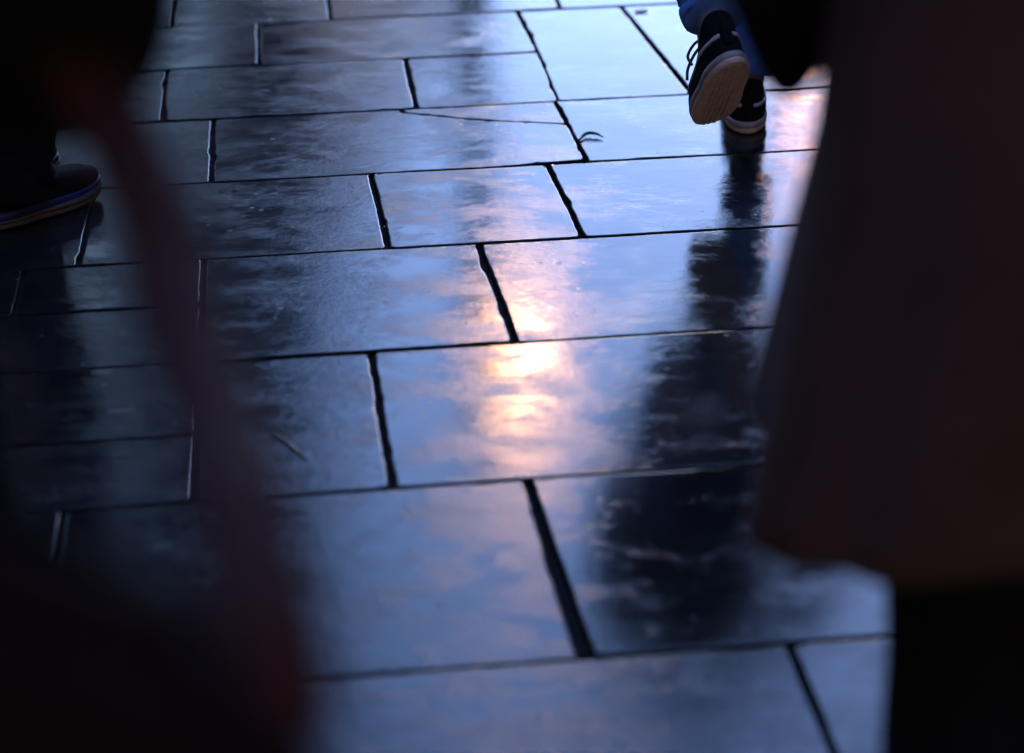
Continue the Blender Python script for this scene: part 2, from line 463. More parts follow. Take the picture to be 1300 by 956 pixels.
def hair(J, parent, face, length=.10, h=1.):
    bm = bmesh.new(); bmesh.ops.create_icosphere(bm, subdivisions=4, radius=1)
    hd = J['head'] + Vector((0, 0, .015))
    rt = Vector((face.y, -face.x, 0))
    for v in bm.verts:
        d = v.co.copy()
        down = max(0, -d.z)
        p = hd + rt * d.x * .098 * h + face * (d.y * .115 * h - .022) + Vector((0, 0, d.z * (.100 if d.z > 0 else length)))
        if d.y > .2 and d.z < .45: p -= face * (.07 * min(1, (d.y - .2) * 2) * min(1, (.45 - d.z) * 2)) * 1.6
        p += (p - hd).normalized() * noise.noise(Vector((p.x * 60, p.y * 60, p.z * 9))) * .006
        v.co = p
    return obj('hair', bm, M['hair'], parent, True)
def wsk(name, J, ks, es, rs, m, parent, wr=.004, wf=14, sub=2):
    return skin(name, [J[k] for k in ks], [(ks.index(a), ks.index(b)) for a, b in es], rs, m, parent, sub, 0, wr, wf)
def jacket(J, parent, m, fat=.018, hem=None, name='jacket'):
    ks = ['chest', 'waist', 'pelvis', 'upper', 'neck'] + [a + s for s in 'LR' for a in ('shoulder', 'elbow', 'wrist')]
    JJ = dict(J); JJ['pelvis'] = J['pelvis'] + (J['waist'] - J['pelvis']) * .15; JJ['neck'] = J['upper'] + (J['neck'] - J['upper']) * .7
    es = [('chest', 'waist'), ('waist', 'pelvis'), ('chest', 'upper'), ('upper', 'neck')] + [(a + s, b + s) for s in 'LR' for a, b in (('shoulder', 'elbow'), ('elbow', 'wrist'))] + [('upper', 'shoulderL'), ('upper', 'shoulderR')]
    rs = [(.175, .135), (.165, .13), (.18, .145), (.15, .12), .072] + [.078, .062, .046] * 2
    rs = [tuple(x + fat - .018 for x in r) if isinstance(r, tuple) else r + fat - .018 for r in rs]
    return wsk(name, JJ, ks, es, rs, m, parent)
def leg_tube(bm, a, b, c, r0, r1, r2, wr=.004, n=28, cuffroll=False):
    """trouser leg from hip a over knee b to hem c; folds bunch up towards the hem"""
    P = catmull([a, b, c], 26); fr = frame_path(P); out = []
    N = len(P) - 1
    for i, (p, (t, s, u)) in enumerate(zip(P, fr)):
        f = i / N
        r = r0 + (r1 - r0) * min(1, f * 2) if f < .5 else r1 + (r2 - r1) * (f - .5) * 2
        bunch = max(0, f - .72) / .28
        ring = []
        for k in range(n):
            an = 2 * math.pi * k / n
            d = s * math.cos(an) + u * math.sin(an)
            w = noise.noise(Vector((p.x * 9 + math.cos(an) * 1.2, p.y * 9 + math.sin(an) * 1.2, f * 9))) * wr
            w += bunch * .009 * math.sin(f * 105 + 2.2 * math.sin(an + f * 14) + math.cos(an * 2)) * (.6 + .4 * math.sin(an * 1.5 + f * 20))
            ring.append(p + d * (r + w))
        out.append(ring)
    if cuffroll:
        p, (t, s, u) = P[-1], fr[-1]
        for dl, dr in ((.004, .003), (.0, .0055), (-.014, .006), (-.022, .004)):
            pass
    # turn the hem inside so the opening has thickness
    p, (t, s, u) = P[-1], fr[-1]
    for dl, k in ((.002, .97), (-.004, .90), (-.03, .86)):
        out.append([p + t * dl + (q - p) * k for q in out[N]])
    rings(bm, out, True)

# ---- shoes
def shoe_fn(L=.285, wd=.098, hc=.078, toe_up=.008):
    """surface of the upper: a = angle (0 = toe), z = height share 0..1"""
    lv = [(0, 0, L, wd / 2, 0), (.10, .002, L + .001, wd / 2 + .002, .010), (.25, .002, L - .004, wd / 2, .021), (.42, .001, L - .030, wd / 2 - .003, .035), (.58, .0, L - .085, wd / 2 - .008, .047),
          (.74, .001, L - .135, wd / 2 - .013, .060), (.88, .004, L - .168, .036, .070), (1., .006, L - .185, .034, hc)]
    def f(a, t):
        for k in range(len(lv) - 1):
            if t <= lv[k + 1][0] + 1e-9: break
        A, B = lv[k], lv[k + 1]; q = (t - A[0]) / (B[0] - A[0])
        y0, y1, w, z = [A[i] + (B[i] - A[i]) * q for i in (1, 2, 3, 4)]
        yc, hl = (y0 + y1) / 2, (y1 - y0) / 2
        c, s = math.cos(a), math.sin(a)
        y = yc + hl * math.copysign(abs(c) ** .86, c)
        yn = (y - 0) / L
        wf = 1 - .13 * math.exp(-((yn - .42) / .17) ** 2) * (1 - t) - .14 * max(0, (.28 - yn) / .28) * (1 - t)
        x = w * wf * math.copysign(abs(s) ** .80, s)
        lift = toe_up * max(0, (yn - .72) / .28) ** 2
        zz = z + lift
        if t > .9: zz += .012 * (-c) * (t - .9) / .1 + .006 * max(0, -c) * (t - .9) / .1
        return Vector((x, y, zz))
    return f
def shoe(parent, Mx, kind, L=.285):
    """Mx maps heel-origin shoe coordinates (x right, y to the toe, z up from under the outsole)"""
    so, mid = (.012, .026) if kind != 'trainer' else (.015, .036)
    f = shoe_fn(L); n = 56
    root = bpy.data.objects.new('shoe', None); COL.objects.link(root); root.parent = parent; root.matrix_local = Mx; root.empty_display_size = .05
    ang = [2 * math.pi * i / n for i in range(n)]
    def outline(grow, z, t=0.): return [Vector((p.x * (1 + grow / .05), p.y + (grow if math.cos(a) > 0 else -grow) * abs(math.cos(a)), p.z * 0 + z + (p.z if t >= 0 else 0))) for a in ang for p in [f(a, 0.)]]
    # outsole with ribs running along it
    bm = bmesh.new(); rings(bm, [outline(-.004, .0), outline(.001, .0015), outline(.003, .006), outline(.003, so)], True)
    obj('outsole', bm, M['rubber'] if kind != 'trainer' else M['grey_rubber'], root, False)
    bm = bmesh.new()
    for k in range(-3, 4):
        x = k * .0105
        ys = [y for y in [i / 40 * L for i in range(1, 40)] if abs(x) < .62 * max(.0, f(math.acos(max(-1, min(1, (y - L / 2) / (L / 2)))), 0.).x) - .001]
        if len(ys) < 3: continue
        toe = lambda y: .008 * max(0, (y / L - .72) / .28) ** 2
        R_ = []
        for y in ys:
            z = toe(y); xx = x + .0012 * math.sin(y * 210 + k)
            R_.append([Vector((xx - .0034, y, z + .001)), Vector((xx - .0025, y, z - .0018)), Vector((xx + .0025, y, z - .0018)), Vector((xx + .0034, y, z + .001))])
        rings(bm, R_, True)
    obj('tread', bm, M['rubber'] if kind != 'trainer' else M['grey_rubber'], root)
    bm = bmesh.new(); rings(bm, [outline(.0025, so), outline(.0045, so + .003), outline(.0045, mid - .004), outline(.0025, mid)], True)
    obj('midsole', bm, M['white_rubber'] if kind != 'trainer' else M['blue_rubber'], root, True)
    bm = bmesh.new()
    T = [i / 22 for i in range(23)]
    R_ = [[f(a, t) + Vector((0, 0, mid - .004)) + Vector((0, 0, 0)) for a in ang] for t in T]
    top = R_[-1]; cen = sum(top, Vector()) / n
    for k, dz in ((.93, .004), (.84, .001), (.80, -.03)): R_.append([cen + (p - cen) * k + Vector((0, 0, dz)) for p in top])
    for r in R_:
        for p in r: p += Vector((noise.noise(p * 40), noise.noise(p * 40 + Vector((9, 0, 0))), 0)) * .0012
    rings(bm, R_, True)
    up = obj('upper', bm, M['black_canvas'], root, True)
    if kind == 'skate':
        for sd in (-1, 1):                                            # curved side stripe, stops at the heel tab
            bm = bmesh.new(); A, B = [], []
            m_ = 26
            for i in range(m_ + 1):
                q = i / m_; a = math.pi - .22 - q * 1.75
                t = .50 - .02 * math.sin(q * math.pi) - .16 * max(0, q - .55) / .45
                ring = []
                for dt, off in ((-.055, .0004), (-.050, .003), (.050, .003), (.055, .0004)):
                    p = f(sd * a, t + dt * (1 - .35 * q)); c = f(sd * a, t) * 0 + Vector((0, p.y, p.z))
                    ring.append(p + Vector((math.copysign(off, p.x), -off if q < .2 else 0, mid - .004)))
                A.append(ring)
            rings(bm, A, True)
            obj('side_stripe', bm, M['stripe'], root, True)
        bm = bmesh.new()
        R_ = []
        for t in [.25 + i / 10 * .75 for i in range(11)]:
            r = []
            for a, off in ((-.13, 0), (-.10, .004), (.10, .004), (.13, 0)):
                p = f(math.pi + a, t); r.append(p + Vector((0, -off, mid - .004)))
            R_.append(r)
        rings(bm, R_, True); obj('heel_tab', bm, M['black_canvas'], root, True)
        bm = bmesh.new()
        for i in range(6):                                            # criss-cross lacing
            y = L - .098 - i * .016; z = mid + .040 + i * .0062
            tube(bm, [Vector((-.024, y, z - .006)), Vector((0, y - .006, z + .006)), Vector((.024, y - .012, z - .004))], [(.0028, .0018)] * 3, n=8, sub=5)
            tube(bm, [Vector((.024, y, z - .006)), Vector((0, y - .006, z + .007)), Vector((-.024, y - .012, z - .004))], [(.0028, .0018)] * 3, n=8, sub=5)
        kz = mid + .074; ky = L - .19
        for pts in ([(-.004, ky, kz), (-.026, ky + .02, kz + .010), (-.044, ky + .045, kz - .004), (-.040, ky + .05, kz - .024)], [(-.004, ky, kz), (-.022, ky + .045, kz + .004), (-.040, ky + .078, kz - .014), (-.047, ky + .088, kz - .036)],
                    [(.004, ky, kz), (.026, ky + .02, kz + .008), (.040, ky + .04, kz - .006), (.036, ky + .03, kz - .03)], [(.004, ky, kz), (.03, ky + .04, kz), (.042, ky + .06, kz - .02)]):
            tube(bm, [Vector(p) for p in pts], [(.0035, .0025)] * len(pts), n=8, sub=6)
        obj('laces', bm, M['lace'], root, True)
    else:
        bm = bmesh.new()                                               # pale wavy band between sole and upper
        A = []
        for a in [i / 60 * 2 * math.pi for i in range(60)]:
            h0 = .006 + .004 * math.sin(a * 2)
            p, q = f(a, 0.), f(a, 0.)
            g = 1.09
            A.append([Vector((p.x * g, p.y + .004 * math.cos(a), so + p.z - .003)), Vector((p.x * 1.11, p.y + .006 * math.cos(a), so + p.z + .001)), Vector((p.x * 1.11, p.y + .006 * math.cos(a), so + p.z + h0)), Vector((p.x * g, p.y + .004 * math.cos(a), so + p.z + h0 + .001))])
        rings(bm, A, False, True); obj('sole_band', bm, M['grey_rubber'], root, True)
    return root
def basis(o, x, y, z):
    m = Matrix.Identity(4)
    for i, c in enumerate((x, y, z)): m[0][i], m[1][i], m[2][i] = c
    m.translation = o; return m
def flat_shoe(heel, deg):
    return Matrix.Translation(heel) @ Matrix.Rotation(R(deg), 4, 'Z')

ROLL = -36
# ---- 1. the walker in jeans (walks away, left foot just lifted)
O = Vector((.44, 4.80, 0))
wk = empty('person', O, 'person in turned-up blue jeans and black skate shoes walking away with one foot lifted', 'person')
Wd = lambda x, y, z: Vector((x, y, z)) - O
plant = Wd(.512, 4.765, .0035)
heel = Wd(.437, 4.30, .302); toe = Wd(.406, 4.495, .108)
Ty = (toe - heel).normalized()
vd = (heel + O - Vector((0, 0, 1.6))).normalized()
Wx = Ty.cross(vd).normalized()
if Wx.x < 0: Wx = -Wx
Wx = Matrix.Rotation(R(ROLL), 3, Ty) @ Wx
Nz = Wx.cross(Ty)
lift = basis(heel - Ty * .0, Wx, Ty, Nz)
print('sole normal', Nz, 'len', (toe - heel).length)
ankL = lift @ Vector((0, .045, .115)); ankR = flat_shoe(plant, -3) @ Vector((0, .05, .115))
kneeL = Wd(.352, 4.72, .50); kneeR = Wd(.527, 4.93, .50)
J = pose(1.74, pelvis=Wd(.435, 4.93, .93), waist=Wd(.435, 4.95, 1.08), chest=Wd(.435, 4.97, 1.25), upper=Wd(.435, 4.98, 1.41), neck=Wd(.435, 5.0, 1.50), jaw=Wd(.435, 5.03, 1.565), head=Wd(.435, 5.03, 1.64), crown=Wd(.435, 5.02, 1.69),
         hipL=Wd(.350, 4.93, .89), hipR=Wd(.520, 4.93, .89), kneeL=kneeL, kneeR=kneeR, calfL=kneeL.lerp(ankL, .35), calfR=kneeR.lerp(ankR, .35), ankleL=ankL, ankleR=ankR,
         ballL=lift @ Vector((0, .16, .05)), toeL=lift @ Vector((0, .24, .04)), ballR=flat_shoe(plant, -3) @ Vector((0, .16, .05)), toeR=flat_shoe(plant, -3) @ Vector((0, .24, .04)),
         shoulderL=Wd(.275, 4.98, 1.40), shoulderR=Wd(.615, 4.98, 1.40), elbowL=Wd(.235, 4.93, 1.12), elbowR=Wd(.72, 4.90, 1.14), wristL=Wd(.25, 5.08, .93), wristR=Wd(.735, 4.93, .90), palmL=Wd(.26, 5.13, .86), palmR=Wd(.73, 4.96, .82))
body(J, wk)
hair(J, wk, Vector((0, 1, 0)), .12)
jacket(J, wk, M['navy_cloth'], .030)
bm = bmesh.new(); out = []
for z, rx, ry in ((1.16, .165, .14), (1.0, .172, .15), (.85, .178, .16), (.76, .18, .165), (.748, .178, .162), (.75, .168, .15), (.95, .15, .13)):
    c = J['pelvis']
    out.append([Vector((c.x + .025 + rx * math.cos(a) * (1 + .02 * math.sin(5 * a)), c.y + .02 + ry * math.sin(a), z + .004 * math.sin(3 * a))) for a in [2 * math.pi * i / 64 for i in range(64)]])
rings(bm, out, False); obj('jacket_skirt', bm, M['navy_cloth'], wk, True)
bm = bmesh.new()
cufL = lift @ Vector((-.002, .040, .128)); cufR = flat_shoe(plant, -3) @ Vector((0, .045, .122))
leg_tube(bm, J['hipL'] + Vector((0, 0, .03)), J['kneeL'], cufL, .082, .053, .051)
leg_tube(bm, J['hipR'] + Vector((0, 0, .03)), J['kneeR'], cufR, .082, .053, .051)
tube(bm, [J['hipL'] - Vector((.0, 0, .02)), J['pelvis'] - Vector((0, 0, .015)), J['hipR'] - Vector((0, 0, .02))], [(.07, .08), (.10, .11), (.07, .08)], n=20)
tube(bm, [J['pelvis'] - Vector((0, 0, .06)), J['pelvis'], J['waist']], [(.15, .11), (.165, .125), (.145, .11)], n=24, side=Vector((1, 0, 0)))
jn = obj('jeans', bm, M['jeans'], wk, True)
# turned-up hems
for c, kn, an in ((cufL, kneeL, ankL), (cufR, kneeR, ankR)):
    d = (kn - c).normalized(); bm = bmesh.new(); P = [c - d * .006 + d * t for t in (0, .003, .016, .030, .034)]
    fr = frame_path(P); out = []
    for p, (t, s, u), r in zip(P, fr, (.049, .0535, .056, .0545, .049)):
        out.append([p + (s * math.cos(a) + u * math.sin(a)) * (r + .004 * math.sin(3 * a + p.z * 60) + .003 * math.sin(5 * a + p.z * 130) + .004 * noise.noise(p * 30 + Vector((math.cos(a), math.sin(a), 0)) * 1.5)) for a in [2 * math.pi * i / 32 for i in range(32)]])
    rings(bm, out, True); obj('turn_up', bm, M['jeans'], jn, True)
for an, mx, kn in ((ankL, lift, kneeL), (ankR, flat_shoe(plant, -3), kneeR)):
    bm = bmesh.new(); a = mx @ Vector((0, .048, .070)); b = mx @ Vector((0, .046, .105)); c = b.lerp(kn, .14)
    tube(bm, [a, b, c], [(.033, .037), (.034, .037), (.040, .041)], n=20, wr=.0015, wf=60)
    obj('sock', bm, M['grey_sock'], wk, True)
shoe(wk, lift, 'skate', .275); shoe(wk, flat_shoe(plant, -3), 'skate', .275)

# ---- 2. left pedestrian in dark trousers and blue-soled trainers
O = Vector((-1.05, 4.365, 0))
lp = empty('person', O, 'person in black trousers and black trainers with a blue sole, standing at the left edge', 'person')
fc = Vector((math.cos(R(45)), math.sin(R(45)), 0)); rt = Vector((fc.y, -fc.x, 0))
def LP(f, r, z): return fc * f + rt * r + Vector((0, 0, z))
hA = LP(-.06, .075, .003); hB = LP(-.03, -.11, .003)
sA = basis(hA, rt, fc, Vector((0, 0, 1))); sB = basis(hB, rt, fc, Vector((0, 0, 1)))
aA, aB = sA @ Vector((0, .05, .13)), sB @ Vector((0, .05, .13))
J = pose(1.78, pelvis=LP(-.1, 0, .96), waist=LP(-.09, 0, 1.10), chest=LP(-.08, 0, 1.28), upper=LP(-.07, 0, 1.44), neck=LP(-.06, 0, 1.53), jaw=LP(-.03, 0, 1.595), head=LP(-.03, 0, 1.67), crown=LP(-.04, 0, 1.72),
         hipL=LP(-.04, -.10, .91), hipR=LP(-.1, .09, .91), kneeL=LP(.0, -.11, .50), kneeR=LP(.03, .08, .50), calfL=LP(.0, -.11, .35), calfR=LP(.02, .08, .35), ankleL=aB, ankleR=aA,
         ballL=sB @ Vector((0, .16, .05)), toeL=sB @ Vector((0, .24, .04)), ballR=sA @ Vector((0, .16, .05)), toeR=sA @ Vector((0, .24, .04)),
         shoulderL=LP(-.07, -.18, 1.43), shoulderR=LP(-.07, .18, 1.43), elbowL=LP(-.1, -.24, 1.15), elbowR=LP(-.1, .24, 1.15), wristL=LP(.0, -.25, .91), wristR=LP(0, .25, .91), palmL=LP(.03, -.25, .83), palmR=LP(.03, .25, .83))
body(J, lp, fc); hair(J, lp, fc, .10); jacket(J, lp, M['black_cloth'], .03)
bm = bmesh.new()
leg_tube(bm, J['hipL'] + Vector((0, 0, .03)), J['kneeL'], sB @ Vector((0, .05, .065)), .10, .072, .066)
leg_tube(bm, J['hipR'] + Vector((0, 0, .03)), J['kneeR'] + fc * .05, sA @ Vector((0, .085, .060)), .10, .090, .084)
tube(bm, [J['hipL'], J['pelvis'], J['hipR']], [(.08, .09), (.11, .115), (.08, .09)], n=20)
tube(bm, [J['pelvis'] - Vector((0, 0, .06)), J['pelvis'], J['waist']], [(.15, .12), (.17, .13), (.15, .11)], n=24, side=rt)
obj('trousers', bm, M['black_cloth'], lp, True)
shoe(lp, sA, 'trainer', .29); shoe(lp, sB, 'trainer', .29)

# ---- 3. near right pedestrian in a long flared coat, back to the camera
O = Vector((.463, 1.86, 0))
rp = empty('person', O, 'out-of-focus person close by on the right in a long plum brown coat over black trousers', 'person')
J = pose(1.76)
J['wristL'] = Vector((-.18, .22, 1.17)); J['palmL'] = Vector((-.15, .29, 1.21)); J['elbowL'] = Vector((-.21, -.02, 1.17))
for s, xx in (('L', -.045), ('R', .150)):
    for k in ('hip', 'knee', 'calf', 'ankle', 'ball', 'toe'): J[k + s].x = xx
body(J, rp); hair(J, rp, Vector((0, 1, 0)), .22)
jacket(J, rp, M['coat_cloth'], .035, name='coat_bodice')
bm = bmesh.new()
out = []
prof = [(1.16, .190, .150), (1.05, .206, .160), (.95, .222, .170), (.85, .246, .182), (.75, .268, .193), (.70, .280, .199), (.662, .288, .202), (.656, .284, .198), (.68, .272, .190), (.80, .225, .17)]
for z, rx, ry in prof:
    ring = []
    for i in range(96):
        a = 2 * math.pi * i / 96
        k = (1.14 - z) / .52
        w = 1 + .040 * k * math.sin(a * 7 + 1 + z * 1.5) + .03 * k * math.sin(a * 11 + z * 4) + .02 * noise.noise(Vector((math.cos(a) * 3, math.sin(a) * 3, z * 2)))
        zz = z + .004 * math.sin(a * 3) * k
        ca, sa = math.cos(a), math.sin(a); ex = 1 - .55 * k
        ring.append(Vector((rx * w * (1 - .24 * k * (.5 + .5 * sa) * (ca < 0)) * math.copysign(abs(ca) ** ex, ca), ry * w * math.copysign(abs(sa) ** ex, sa), zz)))
    out.append(ring)
rings(bm, out, False)
obj('coat_skirt', bm, M['coat_cloth'], rp, True)
bm = bmesh.new()
for s in 'LR':
    leg_tube(bm, J['hip' + s] + Vector((0, 0, .02)), J['knee' + s], J['ankle' + s] - Vector((0, 0, .0)), .10, .080, .072)
tube(bm, [J['hipL'], J['pelvis'], J['hipR']], [(.08, .09), (.11, .115), (.08, .09)], n=20)
obj('trousers', bm, M['black_cloth'], rp, True)
for s in 'LR': shoe(rp, Matrix.Translation(Vector((J['ankle' + s].x, -.09, .003))), 'plain', .27)

# black shoulder bag at the coat's hip
bg = empty('shoulder_bag', Vector((.249, 1.97, .985)), 'rounded black shoulder bag hanging at the hip of the plum brown coat', 'bag')
bm = bmesh.new(); out = []
for z, w, d in ((.0, .006, .008), (.004, .014, .014), (.02, .026, .020), (.05, .040, .028), (.09, .056, .036), (.14, .066, .040), (.20, .070, .038), (.25, .066, .032), (.27, .058, .024), (.275, .046, .016)):
    out.append([Vector((w * math.copysign(abs(math.cos(a)) ** .8, math.cos(a)) - .004 * (1 - z / .27), d * 1.9 * math.copysign(abs(math.sin(a)) ** .8, math.sin(a)), z - .008)) for a in [2 * math.pi * i / 40 for i in range(40)]])
rings(bm, out, True); obj('bag_body', bm, M['black_leather'], bg, True)
bm = bmesh.new(); tube(bm, [Vector((0, -.06, .26)), Vector((.03, -.05, .36)), Vector((.085, -.10, .475)), Vector((.10, -.17, .42)) * 1, ][:3] + [Vector((.085, -.02, .49)), Vector((.03, .05, .36)), Vector((0, .06, .26))], [(.012, .003)] * 6, n=10, sub=8)
obj('strap', bm, M['black_leather'], bg, True)
bm = bmesh.new(); box(bm, -.012, .012, -.02, .02, .262, .275, .003); obj('clasp', bm, M['iron'], bg)

# ---- 4. near left pedestrian facing the camera, handbag in the crook of the arm
O = Vector((-.545, 1.46, 0))
np_ = empty('person', O, 'out-of-focus person close by on the left in a black coat with one arm bent', 'person')
fc = Vector((0, -1, 0)); rt = Vector((-1, 0, 0))
J = pose(1.72)
for k in J: J[k] = Vector((-J[k].x, -J[k].y, J[k].z))
# their left arm is on the picture's right: bent, forearm reaching forward over the bag
sl = 'L' if J['shoulderL'].x > J['shoulderR'].x else 'R'
J['shoulder' + sl] = Vector((.18, .0, 1.40)); J['elbow' + sl] = Vector((.272, -.11, 1.178))
J['wrist' + sl] = Vector((.325, -.28, 1.41)); J['palm' + sl] = Vector((.33, -.34, 1.45))
body(J, np_, fc); hair(J, np_, fc, .2)
jacket(J, np_, M['black_cloth'], .042, name='coat_bodice')
bm = bmesh.new(); out = []
for z, rx, ry in ((1.14, .175, .135), (1.0, .18, .145), (.85, .19, .15), (.7, .20, .155), (.56, .205, .16), (.55, .20, .155), (.8, .18, .14)):
    out.append([Vector((rx * math.cos(a) * (1 + .02 * math.sin(6 * a)), ry * math.sin(a), z)) for a in [2 * math.pi * i / 64 for i in range(64)]])
rings(bm, out, False); obj('coat_skirt', bm, M['black_cloth'], np_, True)
bm = bmesh.new()
for s in 'LR': leg_tube(bm, J['hip' + s], J['knee' + s], J['ankle' + s], .09, .066, .058)
obj('trousers', bm, M['black_cloth'], np_, True)
for s in 'LR':
    a = J['ankle' + s]; shoe(np_, Matrix.Translation(Vector((a.x, a.y + .05, .003))) @ Matrix.Rotation(math.pi, 4, 'Z'), 'plain', .26)

hb = empty('handbag', Vector((-.225, .84, .80)), 'large dark handbag with a brown-red leather handle, out of focus at the lower left', 'handbag')
bm = bmesh.new(); out = []
for z, w, d in ((.0, .17, .05), (.01, .185, .062), (.06, .188, .070), (.15, .180, .070), (.22, .168, .062), (.27, .150, .050), (.305, .128, .036), (.318, .11, .020)):
    out.append([Vector((w * math.copysign(abs(math.cos(a)) ** .6, math.cos(a)) - .02, d * math.copysign(abs(math.sin(a)) ** .7, math.sin(a)), z + (.045 - .055 * math.cos(a)) * z / .3)) for a in [2 * math.pi * i / 56 for i in range(56)]])
rings(bm, out, True); obj('bag_body', bm, M['dark_leather'], hb, True)
H0 = Vector((-.225, .84, .80))
bm = bmesh.new()
hp = [Vector(p) - H0 for p in ((-.098, .83, 1.060), (-.108, .86, 1.100), (-.122, .92, 1.122), (-.140, .99, 1.134), (-.163, 1.06, 1.150), (-.184, 1.14, 1.178), (-.225, 1.22, 1.228), (-.27, 1.26, 1.275), (-.33, 1.20, 1.27), (-.36, 1.08, 1.19), (-.33, .95, 1.13), (-.31, .86, 1.08))]
tube(bm, hp, [(.024, .007), (.024, .007)] + [(.022, .008)] * 8 + [(.02, .007), (.02, .007)], n=14, sub=7)
obj('handle', bm, M['red_leather'], hb, True)
bm = bmesh.new()
tube(bm, [Vector((-.13, -.015, .405)), Vector((-.02, -.018, .372)), Vector((.09, -.015, .315))], [(.008, .008)] * 3, n=12)
obj('piping', bm, M['dark_leather'], hb, True)

# ------------------------------------------------------------------ street lamps
def street_lamp(loc, label, lm, side=1, h=5.6, zl=4.8):
    r = empty('street_lamp', loc, label, 'street lamp', 'iron street lamps')
    bm = bmesh.new()
    prof = [(0, .17), (.05, .17), (.08, .14), (.5, .12), (.6, .14), (.64, .14), (.9, .125), (1.2, .112), (3.4, .105), (3.45, .125), (3.5, .105), (h - .12, .100), (h - .1, .13), (h - .06, .13), (h, .02)]
    rings(bm, [[Vector((q * math.cos(a), q * math.sin(a), z)) for a in [2 * math.pi * i / 20 for i in range(20)]] for z, q in prof], True)
    obj('post', bm, M['iron'], r, True)
    bm = bmesh.new(); x = side * .27
    tube(bm, [Vector((0, 0, zl + .25)), Vector((side * .1, 0, zl + .40)), Vector((x, 0, zl + .42)), Vector((x, 0, zl + .30))], [(.02, .02)] * 4, n=10)
    tube(bm, [Vector((0, 0, zl + .02)), Vector((side * .08, 0, zl + .16)), Vector((side * .12, 0, zl + .38))], [(.012, .012)] * 3, n=8)
    obj('bracket', bm, M['iron'], r, True)
    bm = bmesh.new()
    for sx in (-1, 1):
        for sy in (-1, 1):
            tube(bm, [Vector((x + sx * .075, sy * .075, zl - .2)), Vector((x + sx * .12, sy * .12, zl + .2))], [(.008, .008)] * 2, n=6, sub=2)
    rings(bm, [[Vector((x + q * math.cos(a), q * math.sin(a), z)) for a in [math.pi / 4 + math.pi / 2 * i for i in range(4)]] for z, q in ((zl + .2, .18), (zl + .22, .18), (zl + .30, .05), (zl + .34, .03))], True)
    rings(bm, [[Vector((x + q * math.cos(a), q * math.sin(a), z)) for a in [math.pi / 4 + math.pi / 2 * i for i in range(4)]] for z, q in ((zl - .25, .05), (zl - .22, .11), (zl - .2, .11))], True)
    lf = obj('lantern_frame', bm, M['iron'], r)
    bm = bmesh.new()
    rings(bm, [[Vector((x + q * math.cos(a), q * math.sin(a), z)) for a in [math.pi / 4 + math.pi / 2 * i for i in range(4)]] for z, q in ((zl - .195, .098), (zl + .195, .158))], True)
    obj('lantern_glass', bm, lm, lf)
    return r
street_lamp(Vector((-.20, 14.1, -.16)), 'black iron street lamp whose warm lantern is mirrored in the middle of the wet paving', M['lamp'])
street_lamp(Vector((2.48, 20.0, -.16)), 'black iron street lamp with an orange lantern, mirrored beside the walking person in jeans', M['lamp_far'])

